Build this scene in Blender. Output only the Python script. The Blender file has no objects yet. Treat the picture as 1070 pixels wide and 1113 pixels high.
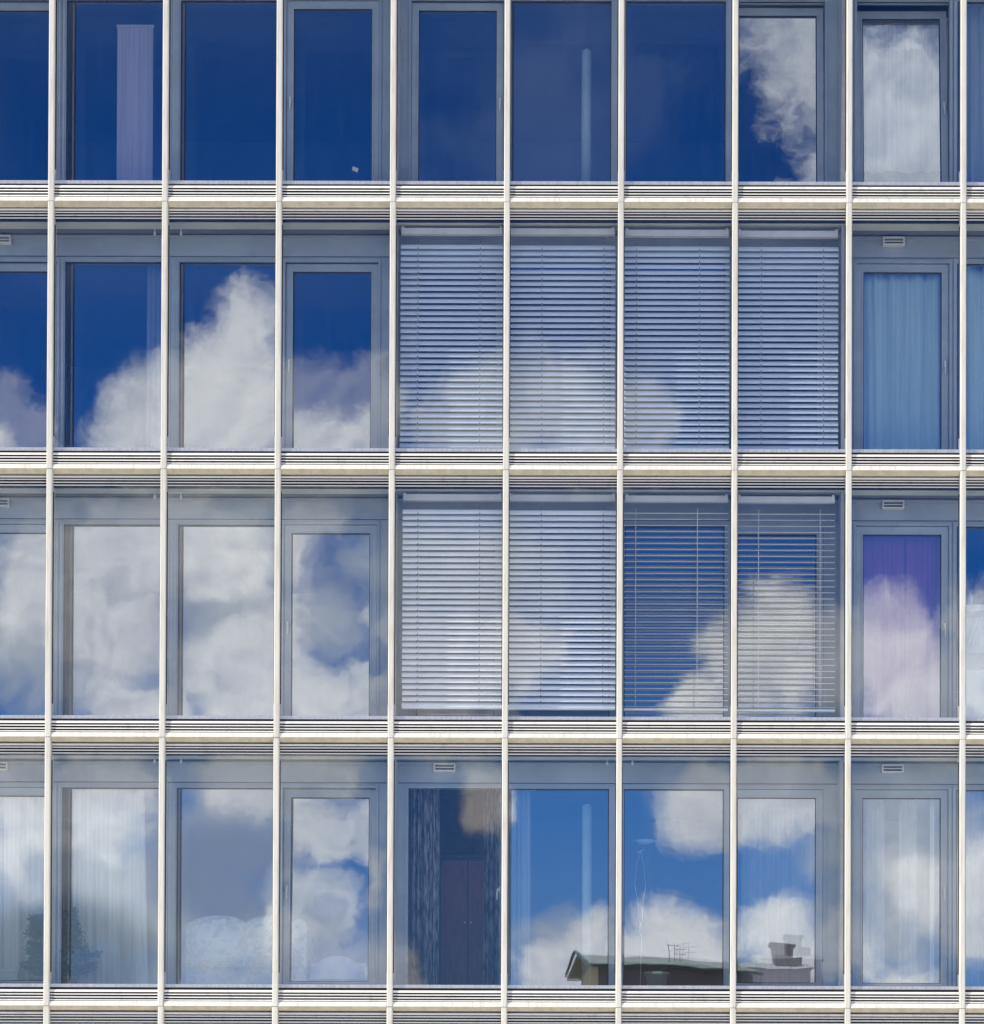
import bpy, bmesh, math, random
from mathutils import Vector, Matrix

random.seed(7)
C = bpy.context.scene.collection
R = math.radians

# ------------------------------------------------------------------ camera
CAM_X, CAM_D = 6.5975, 26.0
YAW, PITCH, ROLL = -0.0027, 0.010275, -0.00329
FPX, PPX, PPY, PW, PH = 2309.9, 630.0, 1250.0, 1070.0, 1113.0


def _rot():
    cy, sy = math.cos(YAW), math.sin(YAW)
    cp, sp = math.cos(PITCH), math.sin(PITCH)
    cr, sr = math.cos(ROLL), math.sin(ROLL)
    my = Matrix(((cy, -sy, 0), (sy, cy, 0), (0, 0, 1)))
    mp = Matrix(((1, 0, 0), (0, cp, sp), (0, -sp, cp)))
    mr = Matrix(((cr, 0, -sr), (0, 1, 0), (sr, 0, cr)))
    return mr @ mp @ my


ROT = _rot()
cam = bpy.data.cameras.new('camera')
camo = bpy.data.objects.new('camera', cam)
C.objects.link(camo)
cam.sensor_fit = 'AUTO'
cam.sensor_width = 36.0
cam.lens = FPX / PH * 36.0
cam.shift_x = (PW / 2 - PPX) / PH
cam.shift_y = (PPY - PH / 2) / PH
cam.clip_start = 0.5
cam.clip_end = 6000
_r, _f, _u = ROT[0], ROT[1], ROT[2]
camo.matrix_world = Matrix(((_r[0], _u[0], -_f[0], CAM_X), (_r[1], _u[1], -_f[1], -CAM_D),
                            (_r[2], _u[2], -_f[2], 0), (0, 0, 0, 1)))
bpy.context.scene.camera = camo


def wp(px, py, y):
    """world X, Z of a point of the facade's inner layers, known by where it is seen, on the plane y"""
    d = ROT.transposed() @ Vector(((px - PPX) / FPX, 1.0, (PPY - py) / FPX))
    t = (y + CAM_D) / d.y
    return CAM_X + d.x * t, d.z * t


# ------------------------------------------------------------------ light and sky
sc = bpy.context.scene
sc.view_settings.view_transform = 'Standard'
sc.view_settings.look = 'None'
sc.view_settings.exposure = 0.88
sc.view_settings.gamma = 1.0
sc.view_settings.use_curve_mapping = False
sc.render.engine = 'CYCLES'
sc.cycles.use_denoising = True
sc.cycles.max_bounces = 7
sc.cycles.transparent_max_bounces = 16
sc.cycles.glossy_bounces = 4
sc.cycles.diffuse_bounces = 3
sc.cycles.caustics_reflective = False
sc.cycles.caustics_refractive = False

SUN_EL, SUN_AZ = 69.0, 74.0          # azimuth from the facade's normal towards the left
sd = Vector((-math.sin(R(SUN_AZ)) * math.cos(R(SUN_EL)), -math.cos(R(SUN_AZ)) * math.cos(R(SUN_EL)), math.sin(R(SUN_EL))))
sl = bpy.data.lights.new('sun', 'SUN')
sl.energy = 4.5
sl.angle = R(0.5)
sl.color = (1.0, 0.95, 0.86)
so = bpy.data.objects.new('sun', sl)
C.objects.link(so)
so.rotation_euler = sd.to_track_quat('Z', 'Y').to_euler()

world = bpy.data.worlds.new('World')
sc.world = world
world.use_nodes = True
WT = world.node_tree
WT.nodes.clear()


class NT:
    """small helper to write node graphs"""
    def __init__(s, tree): s.t = tree
    def n(s, typ, **kw):
        nd = s.t.nodes.new(typ)
        for k, v in kw.items():
            setattr(nd, k, v)
        return nd
    def put(s, sock, v):
        if isinstance(v, bpy.types.NodeSocket): s.t.links.new(v, sock)
        elif v is not None: sock.default_value = v
    def m(s, op, a, b=None, c=None, clamp=False):
        nd = s.n('ShaderNodeMath', operation=op, use_clamp=clamp)
        s.put(nd.inputs[0], a)
        if b is not None: s.put(nd.inputs[1], b)
        if c is not None: s.put(nd.inputs[2], c)
        return nd.outputs[0]
    def v(s, op, a, b=None, c=None, scale=None):
        nd = s.n('ShaderNodeVectorMath', operation=op)
        s.put(nd.inputs[0], a)
        if b is not None: s.put(nd.inputs[1], b)
        if c is not None: s.put(nd.inputs[2], c)
        if scale is not None: s.put(nd.inputs['Scale'], scale)
        return nd.outputs['Value'] if op in ('DOT_PRODUCT', 'LENGTH') else nd.outputs['Vector']
    def noise(s, vec, scale, detail=3.0, rough=0.55, color=False):
        nd = s.n('ShaderNodeTexNoise')
        s.put(nd.inputs['Vector'], vec)
        nd.inputs['Scale'].default_value = scale
        nd.inputs['Detail'].default_value = detail
        nd.inputs['Roughness'].default_value = rough
        return nd.outputs['Color'] if color else nd.outputs[0]
    def step(s, x, a, b):
        nd = s.n('ShaderNodeMapRange', interpolation_type='SMOOTHSTEP')
        s.put(nd.inputs['Value'], x)
        nd.inputs['From Min'].default_value = a
        nd.inputs['From Max'].default_value = b
        return nd.outputs['Result']
    def ramp(s, x, stops, interp='LINEAR'):
        nd = s.n('ShaderNodeValToRGB')
        s.put(nd.inputs['Fac'], x)
        cr = nd.color_ramp
        cr.interpolation = interp
        while len(cr.elements) < len(stops): cr.elements.new(0.5)
        for e, (p, c) in zip(cr.elements, stops):
            e.position = p
            e.color = (*c, 1) if len(c) == 3 else c
        return nd.outputs['Color']
    def mix(s, f, a, b, blend='MIX'):
        nd = s.n('ShaderNodeMix', data_type='RGBA', blend_type=blend)
        s.put(nd.inputs['Factor'], f)
        for sock, v in ((nd.inputs['A'], a), (nd.inputs['B'], b)) if False else ((nd.inputs[6], a), (nd.inputs[7], b)):
            s.put(sock, (*v, 1) if isinstance(v, tuple) and len(v) == 3 else v)
        return nd.outputs[2]


W = NT(WT)
tc = W.n('ShaderNodeTexCoord')
D_ = tc.outputs['Generated']
sep = W.n('ShaderNodeSeparateXYZ')
W.put(sep.inputs[0], D_)
dx, dy, dz = sep.outputs
# the half of the sky the facade faces, as azimuth and height tangents in units of 100 / 2310
den = W.m('MAXIMUM', W.m('ABSOLUTE', dy), 0.08)
uu = W.m('MULTIPLY_ADD', W.m('DIVIDE', dx, den), 23.1, 6.36)
vv = W.m('MULTIPLY_ADD', W.m('DIVIDE', dz, den), -23.1, 12.74)
cmb = W.n('ShaderNodeCombineXYZ')
W.put(cmb.inputs[0], uu); W.put(cmb.inputs[1], vv); W.put(cmb.inputs[2], W.m('MULTIPLY', W.step(dy, -0.02, 0.02), 40.0))
P0 = cmb.outputs[0]
w1 = W.noise(P0, 0.75, 2.0, 0.5, True)
w2 = W.noise(P0, 2.2, 6.0, 0.66, True)
P1 = W.v('ADD', P0, W.v('MULTIPLY', W.v('SUBTRACT', w1, (0.5, 0.5, 0.5)), (0.7, 0.6, 0)))
P1 = W.v('ADD', P1, W.v('MULTIPLY', W.v('SUBTRACT', w2, (0.5, 0.5, 0.5)), (0.5, 0.5, 0)))

# cumulus masses: centre, half sizes, softness weight
MASSES = [
    # second floor from the top
    (0, 455, 42, 60), (28, 462, 26, 38),
    (256, 348, 36, 40), (246, 400, 62, 44), (240, 440, 80, 68), (152, 470, 52, 62), (205, 480, 120, 55), (330, 455, 72, 78), (392, 445, 50, 62),
    (520, 465, 85, 60), (600, 440, 62, 56), (642, 475, 62, 58), (690, 460, 38, 62),
    # third floor
    (145, 590, 150, 62), (45, 660, 70, 80), (115, 690, 62, 56), (145, 762, 62, 36), (255, 735, 75, 72), (335, 600, 42, 60),
    (320, 700, 36, 60), (330, 770, 70, 40), (405, 762, 40, 50), (235, 610, 70, 60), (412, 690, 22, 40),
    (480, 735, 90, 90), (565, 710, 60, 45),
    (850, 700, 66, 82), (806, 720, 44, 66), (768, 778, 40, 46), (905, 710, 50, 60), (960, 730, 62, 78), (1062, 705, 48, 80), (1130, 700, 80, 90), (1010, 760, 60, 60),
    # fourth floor
    (35, 890, 62, 80), (110, 870, 60, 70), (270, 860, 80, 44), (340, 850, 60, 45), (385, 1062, 75, 48),
    (316, 985, 34, 70), (398, 962, 24, 46), (515, 862, 30, 40), (610, 1062, 62, 46),
    (745, 1022, 62, 46), (690, 1040, 50, 34), (648, 1026, 30, 40), (772, 872, 46, 50), (850, 868, 80, 40), (845, 1008, 50, 40), (905, 1030, 50, 40), (1000, 960, 50, 52),
    (985, 1072, 60, 28), (1075, 985, 62, 76),
    # above the roof line, seen only in sashes tilted open
    (905, -70, 84, 44), (868, -52, 50, 32), (935, -140, 56, 70), (985, -305, 180, 180),
]
GAPS = [(378, 632, 34, 46), (352, 695, 22, 34), (392, 710, 16, 26), (215, 668, 34, 14), (78, 552, 22, 22), (560, 632, 120, 34),
        (22, 730, 40, 40), (375, 965, 30, 52), (345, 925, 38, 60), (232, 950, 70, 46), (60, 935, 30, 18)]
f = None
for (cx, cy, rx, ry) in MASSES:
    q = W.v('MULTIPLY_ADD', P1, (100 / rx, 100 / ry, 0), (-cx / rx, -cy / ry, 0))
    g = W.m('SUBTRACT', 1.0, W.v('DOT_PRODUCT', q, q))
    f = g if f is None else W.m('SMOOTH_MAX', f, g, 0.25)
for (cx, cy, rx, ry) in GAPS:
    q = W.v('MULTIPLY_ADD', P1, (100 / rx, 100 / ry, 0), (-cx / rx, -cy / ry, 0))
    g = W.m('MULTIPLY_ADD', W.v('DOT_PRODUCT', q, q), 0.8, -0.7)
    f = W.m('SMOOTH_MIN', f, g, 0.6)
# scattered cloud over the rest of the sky
g0 = W.noise(P0, 0.42, 5.0, 0.55)
far_u = W.step(W.m('ABSOLUTE', W.m('SUBTRACT', uu, 5.3)), 6.8, 8.5)
far_v = W.step(W.m('MULTIPLY', vv, -1.0), 3.6, 5.2)
out_ = W.m('MAXIMUM', W.m('MAXIMUM', far_u, far_v), W.step(dy, -0.15, 0.1))
g0 = W.m('MULTIPLY', W.m('SUBTRACT', g0, 0.47), 6.0)
f = W.m('MAXIMUM', f, W.m('MULTIPLY_ADD', W.m('SUBTRACT', out_, 1.0), 6.0, g0))
n3 = W.noise(P1, 2.6, 7.0, 0.66)
f2 = W.m('MULTIPLY_ADD', W.m('SUBTRACT', n3, 0.5), 1.8, f)
alpha = W.step(f2, -0.28, 0.80)
# relief: tops that face the sun bright, hollows and bases greyer
n4 = W.noise(W.v('ADD', P1, (-0.11, -0.15, 0)), 2.6, 7.0, 0.66)
rel = W.m('MULTIPLY', W.m('SUBTRACT', n3, n4), 1.25)
big = W.noise(P0, 0.55, 2.0, 0.5)
br = W.m('ADD', W.m('MULTIPLY_ADD', W.m('SUBTRACT', big, 0.5), 1.3, 0.62), rel, clamp=True)
cloud = W.mix(br, (4.5, 4.8, 6.3), (9.9, 9.8, 10.1))
# thin grey veils around the masses
VEILS = [(140, 650, 330, 150), (110, 990, 230, 170), (240, 1020, 150, 110), (270, 905, 130, 110), (490, 640, 100, 100), (850, 865, 130, 50), (615, 1030, 70, 50), (985, -280, 150, 150), (600, 110, 140, 110), (270, 440, 170, 50), (600, 420, 120, 60), (985, 940, 110, 130)]
vf = None
for (cx, cy, rx, ry) in VEILS:
    q = W.v('MULTIPLY_ADD', P1, (100 / rx, 100 / ry, 0), (-cx / rx, -cy / ry, 0))
    g = W.m('SUBTRACT', 1.0, W.v('DOT_PRODUCT', q, q))
    vf = g if vf is None else W.m('SMOOTH_MAX', vf, g, 0.3)
veil = W.m('MULTIPLY', W.step(W.m('MULTIPLY_ADD', W.m('SUBTRACT', W.noise(P1, 0.9, 5.0, 0.6), 0.5), 3.2, vf), -0.3, 1.1), 0.92)
sky = W.n('ShaderNodeTexSky', sky_type='NISHITA', sun_disc=False)
sky.sun_elevation = R(SUN_EL)
sky.sun_rotation = R(180 + SUN_AZ)
blue = W.ramp(dz, [(0.0, (0.16, 0.36, 0.62)), (0.1, (0.13, 0.32, 0.75)), (0.17, (0.06, 0.25, 0.73)), (0.26, (0.010, 0.125, 0.50)), (0.34, (0.003, 0.095, 0.44)), (0.46, (0.0, 0.058, 0.29)), (1.0, (0.0, 0.05, 0.24))])
blue = W.v('SCALE', blue, scale=8.3)
skyc = W.mix(0.97, sky.outputs[0], blue)
dk = None
for (cx, cy, rx, ry) in [(250, 960, 90, 70), (600, 110, 230, 150)]:
    q = W.v('MULTIPLY_ADD', P0, (100 / rx, 100 / ry, 0), (-cx / rx, -cy / ry, 0))
    g = W.m('SUBTRACT', 1.0, W.v('DOT_PRODUCT', q, q))
    dk = g if dk is None else W.m('SMOOTH_MAX', dk, g, 0.3)
dk = W.step(dk, -0.3, 0.7)
veilc = W.mix(dk, W.mix(br, (3.7, 4.2, 5.6), (6.4, 6.7, 7.3)), (2.7, 3.4, 5.2))
q = W.v('MULTIPLY_ADD', P0, (100 / 120, 100 / 75, 0), (-60 / 120, -1045 / 75, 0))
veilc = W.mix(W.step(W.m('SUBTRACT', 1.0, W.v('DOT_PRODUCT', q, q)), -0.4, 0.6), veilc, (1.2, 1.6, 2.1))  # cloud patch darkened on purpose, dims the reflection in front of the plants
veil = W.m('MULTIPLY', veil, W.m('MULTIPLY_ADD', W.m('MULTIPLY', dk, W.step(vv, 3.5, 2.5)), -0.8, 1.0))
col = W.mix(veil, skyc, W.mix(0.0, veilc, (0, 0, 0)) if False else veilc)
col = W.mix(alpha, col, cloud)
col = W.mix(W.step(dz, 0.0, -0.03), col, (3.0, 2.9, 2.7))
bg = W.n('ShaderNodeBackground')
W.put(bg.inputs['Color'], col)
bg.inputs['Strength'].default_value = 0.1
wo = W.n('ShaderNodeOutputWorld')
WT.links.new(bg.outputs[0], wo.inputs[0])

# ------------------------------------------------------------------ materials
MATS = {}


def mat(name, color, rough=0.6, metal=0.0, var=0.0, scale=4.0, stretch=(1, 1, 1), col2=None, bump=0.0, detail=4.0, lo=0.35, hi=0.65, spec=0.5):
    if name in MATS: return MATS[name]
    m = bpy.data.materials.new(name)
    m.use_nodes = True
    t = NT(m.node_tree)
    b = m.node_tree.nodes['Principled BSDF']
    b.inputs['Roughness'].default_value = rough
    b.inputs['Metallic'].default_value = metal
    b.inputs['Specular IOR Level'].default_value = spec
    if var or col2:
        co = t.n('ShaderNodeNewGeometry').outputs['Position']
        n = t.noise(t.v('MULTIPLY', co, stretch), scale, detail, 0.6)
        k = t.step(n, lo, hi)
        c2 = col2 or tuple(c * (1 - var) for c in color)
        t.put(b.inputs['Base Color'], t.mix(k, color, c2))
        if bump:
            bn = t.n('ShaderNodeBump')
            bn.inputs['Strength'].default_value = bump
            bn.inputs['Distance'].default_value = 0.01
            t.put(bn.inputs['Height'], n)
            m.node_tree.links.new(bn.outputs[0], b.inputs['Normal'])
    else:
        b.inputs['Base Color'].default_value = (*color, 1)
    MATS[name] = m
    return m


def glass(name, refl, tint, wave, dist, dirt=0.0):
    """coated architectural glass: a sharp mirror share that grows at grazing view, the rest passes through"""
    m = bpy.data.materials.new(name)
    m.use_nodes = True
    m.node_tree.nodes.clear()
    t = NT(m.node_tree)
    tco = t.n('ShaderNodeTexCoord').outputs['Object']
    oi = t.n('ShaderNodeObjectInfo')
    cx = t.n('ShaderNodeCombineXYZ')
    t.put(cx.inputs[0], t.m('MULTIPLY', oi.outputs['Random'], 37.0))
    t.put(cx.inputs[2], t.m('MULTIPLY', oi.outputs['Random'], 91.0))
    co = t.v('ADD', tco, cx.outputs[0])
    h = t.noise(t.v('MULTIPLY', co, (1.0, 1.0, 0.8)), wave, 1.5, 0.4)
    bn = t.n('ShaderNodeBump')
    bn.inputs['Strength'].default_value = 1.0
    bn.inputs['Distance'].default_value = dist
    t.put(bn.inputs['Height'], h)
    gl = t.n('ShaderNodeBsdfGlossy')
    gl.inputs['Roughness'].default_value = 0.0
    gl.inputs['Color'].default_value = (0.98, 0.99, 1.0, 1)
    m.node_tree.links.new(bn.outputs[0], gl.inputs['Normal'])
    tr = t.n('ShaderNodeBsdfTransparent')
    tr.inputs['Color'].default_value = (*tint, 1)
    lw = t.n('ShaderNodeLayerWeight')
    lw.inputs['Blend'].default_value = 0.5
    fac = t.m('MULTIPLY_ADD', t.m('POWER', lw.outputs['Facing'], 4.0), 1 - refl, refl, clamp=True)
    mx = t.n('ShaderNodeMixShader')
    t.put(mx.inputs[0], fac)
    m.node_tree.links.new(tr.outputs[0], mx.inputs[1])
    m.node_tree.links.new(gl.outputs[0], mx.inputs[2])
    last = mx.outputs[0]
    if dirt:
        # thin dust film, streaked downwards, with a few specks
        d1 = t.noise(t.v('MULTIPLY', co, (9.0, 1.0, 0.7)), 1.6, 4.0, 0.65)
        sp = t.noise(co, 19.0, 1.0, 0.4)
        k = t.m('ADD', t.m('MULTIPLY', t.step(d1, 0.4, 0.75), dirt), t.m('MULTIPLY', t.step(sp, 0.80, 0.84), 0.25))
        df = t.n('ShaderNodeBsdfDiffuse')
        df.inputs['Color'].default_value = (0.42, 0.41, 0.38, 1)
        m2 = t.n('ShaderNodeMixShader')
        t.put(m2.inputs[0], k)
        m.node_tree.links.new(last, m2.inputs[1])
        m.node_tree.links.new(df.outputs[0], m2.inputs[2])
        last = m2.outputs[0]
    o = t.n('ShaderNodeOutputMaterial')
    m.node_tree.links.new(last, o.inputs[0])
    MATS[name] = m
    return m


def clear(name, tint):
    m = bpy.data.materials.new(name)
    m.use_nodes = True
    m.node_tree.nodes.clear()
    t = NT(m.node_tree)
    tr = t.n('ShaderNodeBsdfTransparent')
    tr.inputs['Color'].default_value = (*tint, 1)
    o = t.n('ShaderNodeOutputMaterial')
    m.node_tree.links.new(tr.outputs[0], o.inputs[0])
    MATS[name] = m
    return m


def fabric(name, color, through, trans=0.4, col2=None, stretch=(30, 1, 0.4), scale=1.0):
    """cloth: diffuse and translucent, with a share of open weave"""
    m = bpy.data.materials.new(name)
    m.use_nodes = True
    m.node_tree.nodes.clear()
    t = NT(m.node_tree)
    co = t.n('ShaderNodeTexCoord').outputs['Object']
    n = t.noise(t.v('MULTIPLY', co, stretch), scale, 4.0, 0.6)
    k = t.step(n, 0.38, 0.62)
    c = t.mix(k, color, col2 or tuple(x * 0.85 for x in color))
    d = t.n('ShaderNodeBsdfDiffuse'); t.put(d.inputs['Color'], c)
    tl = t.n('ShaderNodeBsdfTranslucent'); t.put(tl.inputs['Color'], c)
    a = t.n('ShaderNodeMixShader'); a.inputs[0].default_value = trans
    m.node_tree.links.new(d.outputs[0], a.inputs[1]); m.node_tree.links.new(tl.outputs[0], a.inputs[2])
    last = a.outputs[0]
    if through:
        tr = t.n('ShaderNodeBsdfTransparent')
        b = t.n('ShaderNodeMixShader'); b.inputs[0].default_value = through
        m.node_tree.links.new(last, b.inputs[1]); m.node_tree.links.new(tr.outputs[0], b.inputs[2])
        last = b.outputs[0]
    o = t.n('ShaderNodeOutputMaterial')
    m.node_tree.links.new(last, o.inputs[0])
    MATS[name] = m
    return m


M_WHITE = mat('cream_powder_coat', (0.78, 0.755, 0.665), 0.42, col2=(0.60, 0.575, 0.49), scale=3.0, stretch=(9, 3, 0.8), detail=6.0, lo=0.42, hi=0.78)
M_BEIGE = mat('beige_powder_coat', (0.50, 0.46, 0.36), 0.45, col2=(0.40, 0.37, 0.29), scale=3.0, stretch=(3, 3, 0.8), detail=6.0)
M_WHITE2 = mat('cream_louvre', (0.78, 0.755, 0.69), 0.45, col2=(0.56, 0.54, 0.47), scale=5.0, stretch=(1.5, 1, 1), lo=0.52, hi=0.8)
M_GASKET = mat('black_gasket', (0.02, 0.021, 0.024), 0.6, var=0.3)
M_BACK = mat('dark_backing', (0.016, 0.015, 0.015), 0.8, var=0.3)
M_SILL = mat('aluminium_sill', (0.55, 0.57, 0.60), 0.38, metal=0.3, var=0.2, scale=9.0, stretch=(4, 1, 1))
M_FRAME = mat('grey_window_frame', (0.31, 0.37, 0.44), 0.5, var=0.12, scale=3.0)
M_FRAME2 = mat('grey_sash', (0.34, 0.40, 0.47), 0.5, var=0.12, scale=3.0)
M_LINTEL = mat('grey_lintel_panel', (0.31, 0.36, 0.43), 0.55, var=0.18, scale=1.2)
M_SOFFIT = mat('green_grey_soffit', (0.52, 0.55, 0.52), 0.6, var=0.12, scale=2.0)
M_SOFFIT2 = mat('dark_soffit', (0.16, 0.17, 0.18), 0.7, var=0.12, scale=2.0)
M_FIN = mat('grey_partition', (0.42, 0.43, 0.45), 0.7, var=0.1)
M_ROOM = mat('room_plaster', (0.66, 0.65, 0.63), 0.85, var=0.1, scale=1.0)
M_ROOM2 = mat('dim_room_plaster', (0.20, 0.22, 0.26), 0.85, var=0.1, scale=1.0)  # for rooms that look unlit, their dimness put into the wall colour
M_FLOOR = mat('room_parquet', (0.26, 0.17, 0.10), 0.5, var=0.4, scale=3.0, stretch=(1, 8, 1))
M_SLAT = mat('lit_blind_slat', (0.90, 0.90, 0.90), 0.4, var=0.05, scale=3.0)  # slats of the better lit lower blinds, that light put into the colour
M_SLAT2 = mat('shaded_blind_slat', (0.60, 0.67, 0.78), 0.4, var=0.06, scale=3.0)  # same slats in the upper row, their bluish shade put into the colour
M_CORD = mat('blind_cord', (0.66, 0.66, 0.68), 0.7, var=0.2)
M_DARK = mat('vent_dark', (0.03, 0.03, 0.035), 0.8, var=0.3)
M_VENT = mat('vent_white', (0.62, 0.62, 0.62), 0.5, var=0.1)
G_OUT = glass('outer_glazing', 0.105, (0.98, 1.0, 1.0), 1.1, 0.0011, 0.012)
G_IN = glass('inner_glazing', 0.30, (0.94, 0.97, 0.98), 1.3, 0.0009)
G_EDGE = clear('glass_body', (0.985, 0.995, 0.99))


# ------------------------------------------------------------------ mesh helpers
class MB:
    """collects geometry with material slots, then becomes ONE mesh object"""
    def __init__(s): s.v, s.f, s.mi, s.sm = [], [], [], []
    def poly(s, pts, faces, mi=0, smooth=False):
        o = len(s.v)
        s.v += [tuple(p) for p in pts]
        for fc in faces:
            s.f.append([i + o for i in fc]); s.mi.append(mi); s.sm.append(smooth)
    def box(s, x0, x1, y0, y1, z0, z1, mi=0):
        p = [(x, y, z) for x in (x0, x1) for y in (y0, y1) for z in (z0, z1)]
        s.poly(p, [(0, 1, 3, 2), (4, 6, 7, 5), (0, 4, 5, 1), (2, 3, 7, 6), (0, 2, 6, 4), (1, 5, 7, 3)], mi)
    def prism_x(s, prof, x0, x1, mi=0, smooth=False):
        """profile of (y, z) points, counter-clockwise seen from +x, run along x"""
        n = len(prof)
        p = [(x0, y, z) for y, z in prof] + [(x1, y, z) for y, z in prof]
        s.poly(p, [(i, (i + 1) % n, n + (i + 1) % n, n + i) for i in range(n)], mi, smooth)
        s.poly(p, [list(range(n))[::-1], list(range(n, 2 * n))], mi)
    def prism_z(s, prof, z0, z1, mi=0):
        n = len(prof)
        p = [(x, y, z0) for x, y in prof] + [(x, y, z1) for x, y in prof]
        s.poly(p, [(i, (i + 1) % n, n + (i + 1) % n, n + i) for i in range(n)], mi)
        s.poly(p, [list(range(n))[::-1], list(range(n, 2 * n))], mi)
    def prism_y(s, prof, y0, y1, mi=0):
        n = len(prof)
        p = [(x, y0, z) for x, z in prof] + [(x, y1, z) for x, z in prof]
        s.poly(p, [(i, (i + 1) % n, n + (i + 1) % n, n + i) for i in range(n)], mi)
        s.poly(p, [list(range(n))[::-1], list(range(n, 2 * n))], mi)
    def tube(s, pts, r, mi=0, n=7):
        rings = []
        for i, p in enumerate(pts):
            p = Vector(p)
            a = Vector(pts[max(0, i - 1)]); b = Vector(pts[min(len(pts) - 1, i + 1)])
            d = (b - a).normalized()
            u = d.orthogonal().normalized(); w = d.cross(u)
            rr = r[i] if isinstance(r, (list, tuple)) else r
            rings.append([p + (u * math.cos(k * 2 * math.pi / n) + w * math.sin(k * 2 * math.pi / n)) * rr for k in range(n)])
        o = [q for rg in rings for q in rg]
        fs = [(i * n + k, i * n + (k + 1) % n, (i + 1) * n + (k + 1) % n, (i + 1) * n + k) for i in range(len(pts) - 1) for k in range(n)]
        s.poly(o, fs, mi, True)
        m = len(pts) - 1
        s.poly(o, [list(range(n))[::-1], [m * n + k for k in range(n)]], mi)
    def lathe(s, prof, cx, cy, mi=0, n=24):
        """profile of (radius, z)"""
        o = [(cx + r * math.cos(k * 2 * math.pi / n), cy + r * math.sin(k * 2 * math.pi / n), z) for r, z in prof for k in range(n)]
        s.poly(o, [(i * n + k, i * n + (k + 1) % n, (i + 1) * n + (k + 1) % n, (i + 1) * n + k) for i in range(len(prof) - 1) for k in range(n)], mi, True)
    def build(s, name, mats, parent=None, loc=None, recalc=True, bevel=0.0, bevel_seg=2):
        me = bpy.data.meshes.new(name)
        me.from_pydata(s.v, [], s.f)
        mats = mats if isinstance(mats, (list, tuple)) else [mats]
        for m in mats: me.materials.append(m)
        for p, mi, sm in zip(me.polygons, s.mi, s.sm):
            p.material_index = mi; p.use_smooth = sm
        if recalc:
            b = bmesh.new(); b.from_mesh(me)
            bmesh.ops.recalc_face_normals(b, faces=b.faces)
            b.to_mesh(me); b.free()
        o = bpy.data.objects.new(name, me)
        C.objects.link(o)
        if parent: o.parent = parent
        if loc: o.location = loc
        if bevel:
            md = o.modifiers.new('bevel', 'BEVEL'); md.width = bevel; md.segments = bevel_seg; md.limit_method = 'ANGLE'
        return o


def thing(name, label, cat, loc=(0, 0, 0), group=None):
    o = bpy.data.objects.new(name, None)
    C.objects.link(o)
    o.location = loc
    o['label'] = label; o['category'] = cat
    if group: o['group'] = group
    return o


def inst(src, parent, loc, name=None, rot=None):
    o = src.copy()
    C.objects.link(o)
    o.parent = parent
    o.location = loc
    if rot: o.rotation_euler = rot
    return o


def structure(o):
    o['kind'] = 'structure'
    return o


# ------------------------------------------------------------------ ground
GZ = -9.0
g = MB()
g.poly([(-900, -1400, GZ), (900, -1400, GZ), (900, 600, GZ), (-900, 600, GZ)], [(0, 1, 2, 3)])
structure(g.build('ground', mat('town_ground', (0.23, 0.21, 0.18), 0.9, var=0.3, scale=0.05)))
g = MB()
g.box(-120, 140, -34, -0.3, GZ - 0.2, GZ + 0.13)
structure(g.build('pavement', mat('pale_pavement', (0.56, 0.53, 0.45), 0.85, var=0.25, scale=0.8)))
g = MB()
g.poly([(-400, -46, GZ + 0.004), (400, -46, GZ + 0.004), (400, -34.2, GZ + 0.004), (-400, -34.2, GZ + 0.004)], [(0, 1, 2, 3)])
structure(g.build('road', mat('asphalt', (0.055, 0.055, 0.056), 0.85, var=0.3, scale=1.5)))

# ------------------------------------------------------------------ the glass fronted building
BW = 1.4
NB = 10                      # bays 0..9, bay b lies between mullion b-1 and b (mullion 0 is the first one in view)
FH = 3.2961
Z0 = 11.9604                 # top of the first transom in view
BANDS = {k: Z0 - k * FH for k in range(-1, 5)}
ROWS = (0, 1, 2, 3, 4)       # row r hangs under band r-1 and stands on band r
XM = [BW * j for j in range(-1, NB)]      # 11 mullions
bld = thing('apartment_building', 'apartment building with a double skin front of glass panes, cream mullions and louvred floor bands', 'building', (XM[0], 0, GZ))
OX, OZ = XM[0], GZ


def L(x, y, z):              # building-local location
    return (x - OX, y, z - OZ)


YI = 0.47                    # face of the inner windows

# mullions, one length per storey
HW = 0.0355
mm = MB()
prof = [(-HW, 0.03), (-HW, -0.042), (-HW + 0.012, -0.052), (HW - 0.012, -0.052), (HW, -0.042), (HW, 0.03)]
mm.prism_z(prof, -FH + 0.003, -0.003, 0)
mm.prism_z([(-0.030, 0.0302), (-0.030, 0.12), (0.030, 0.12), (0.030, 0.0302)], -FH + 0.003, -0.003, 0)
for s in (-1, 1):
    a, b = sorted((s * (HW + 0.0005), s * (HW + 0.010)))
    mm.box(a, b, -0.004, 0.029, -FH + 0.42, -0.27, 1)
first = None
for r in ROWS:
    for j in range(11):
        zt = BANDS[r - 1] - 0.062
        loc = L(XM[j] + random.uniform(-0.0015, 0.0015), random.uniform(-0.0012, 0.0012), zt)
        if first is None:
            first = mm.build('mullion', [M_WHITE, M_GASKET], bld, loc)
        else:
            inst(first, bld, loc)

# floor bands: transom with a louvre grille above and below
tm = MB()
hb = BW / 2 - HW - 0.002
tm.prism_x([(0.06, 0.0), (-0.028, 0.0), (-0.038, -0.004), (-0.047, -0.058), (-0.046, -0.062), (-0.012, -0.108), (0.06, -0.108)], -hb, hb, 0)
tm.mi[3] = tm.mi[4] = 1


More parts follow.
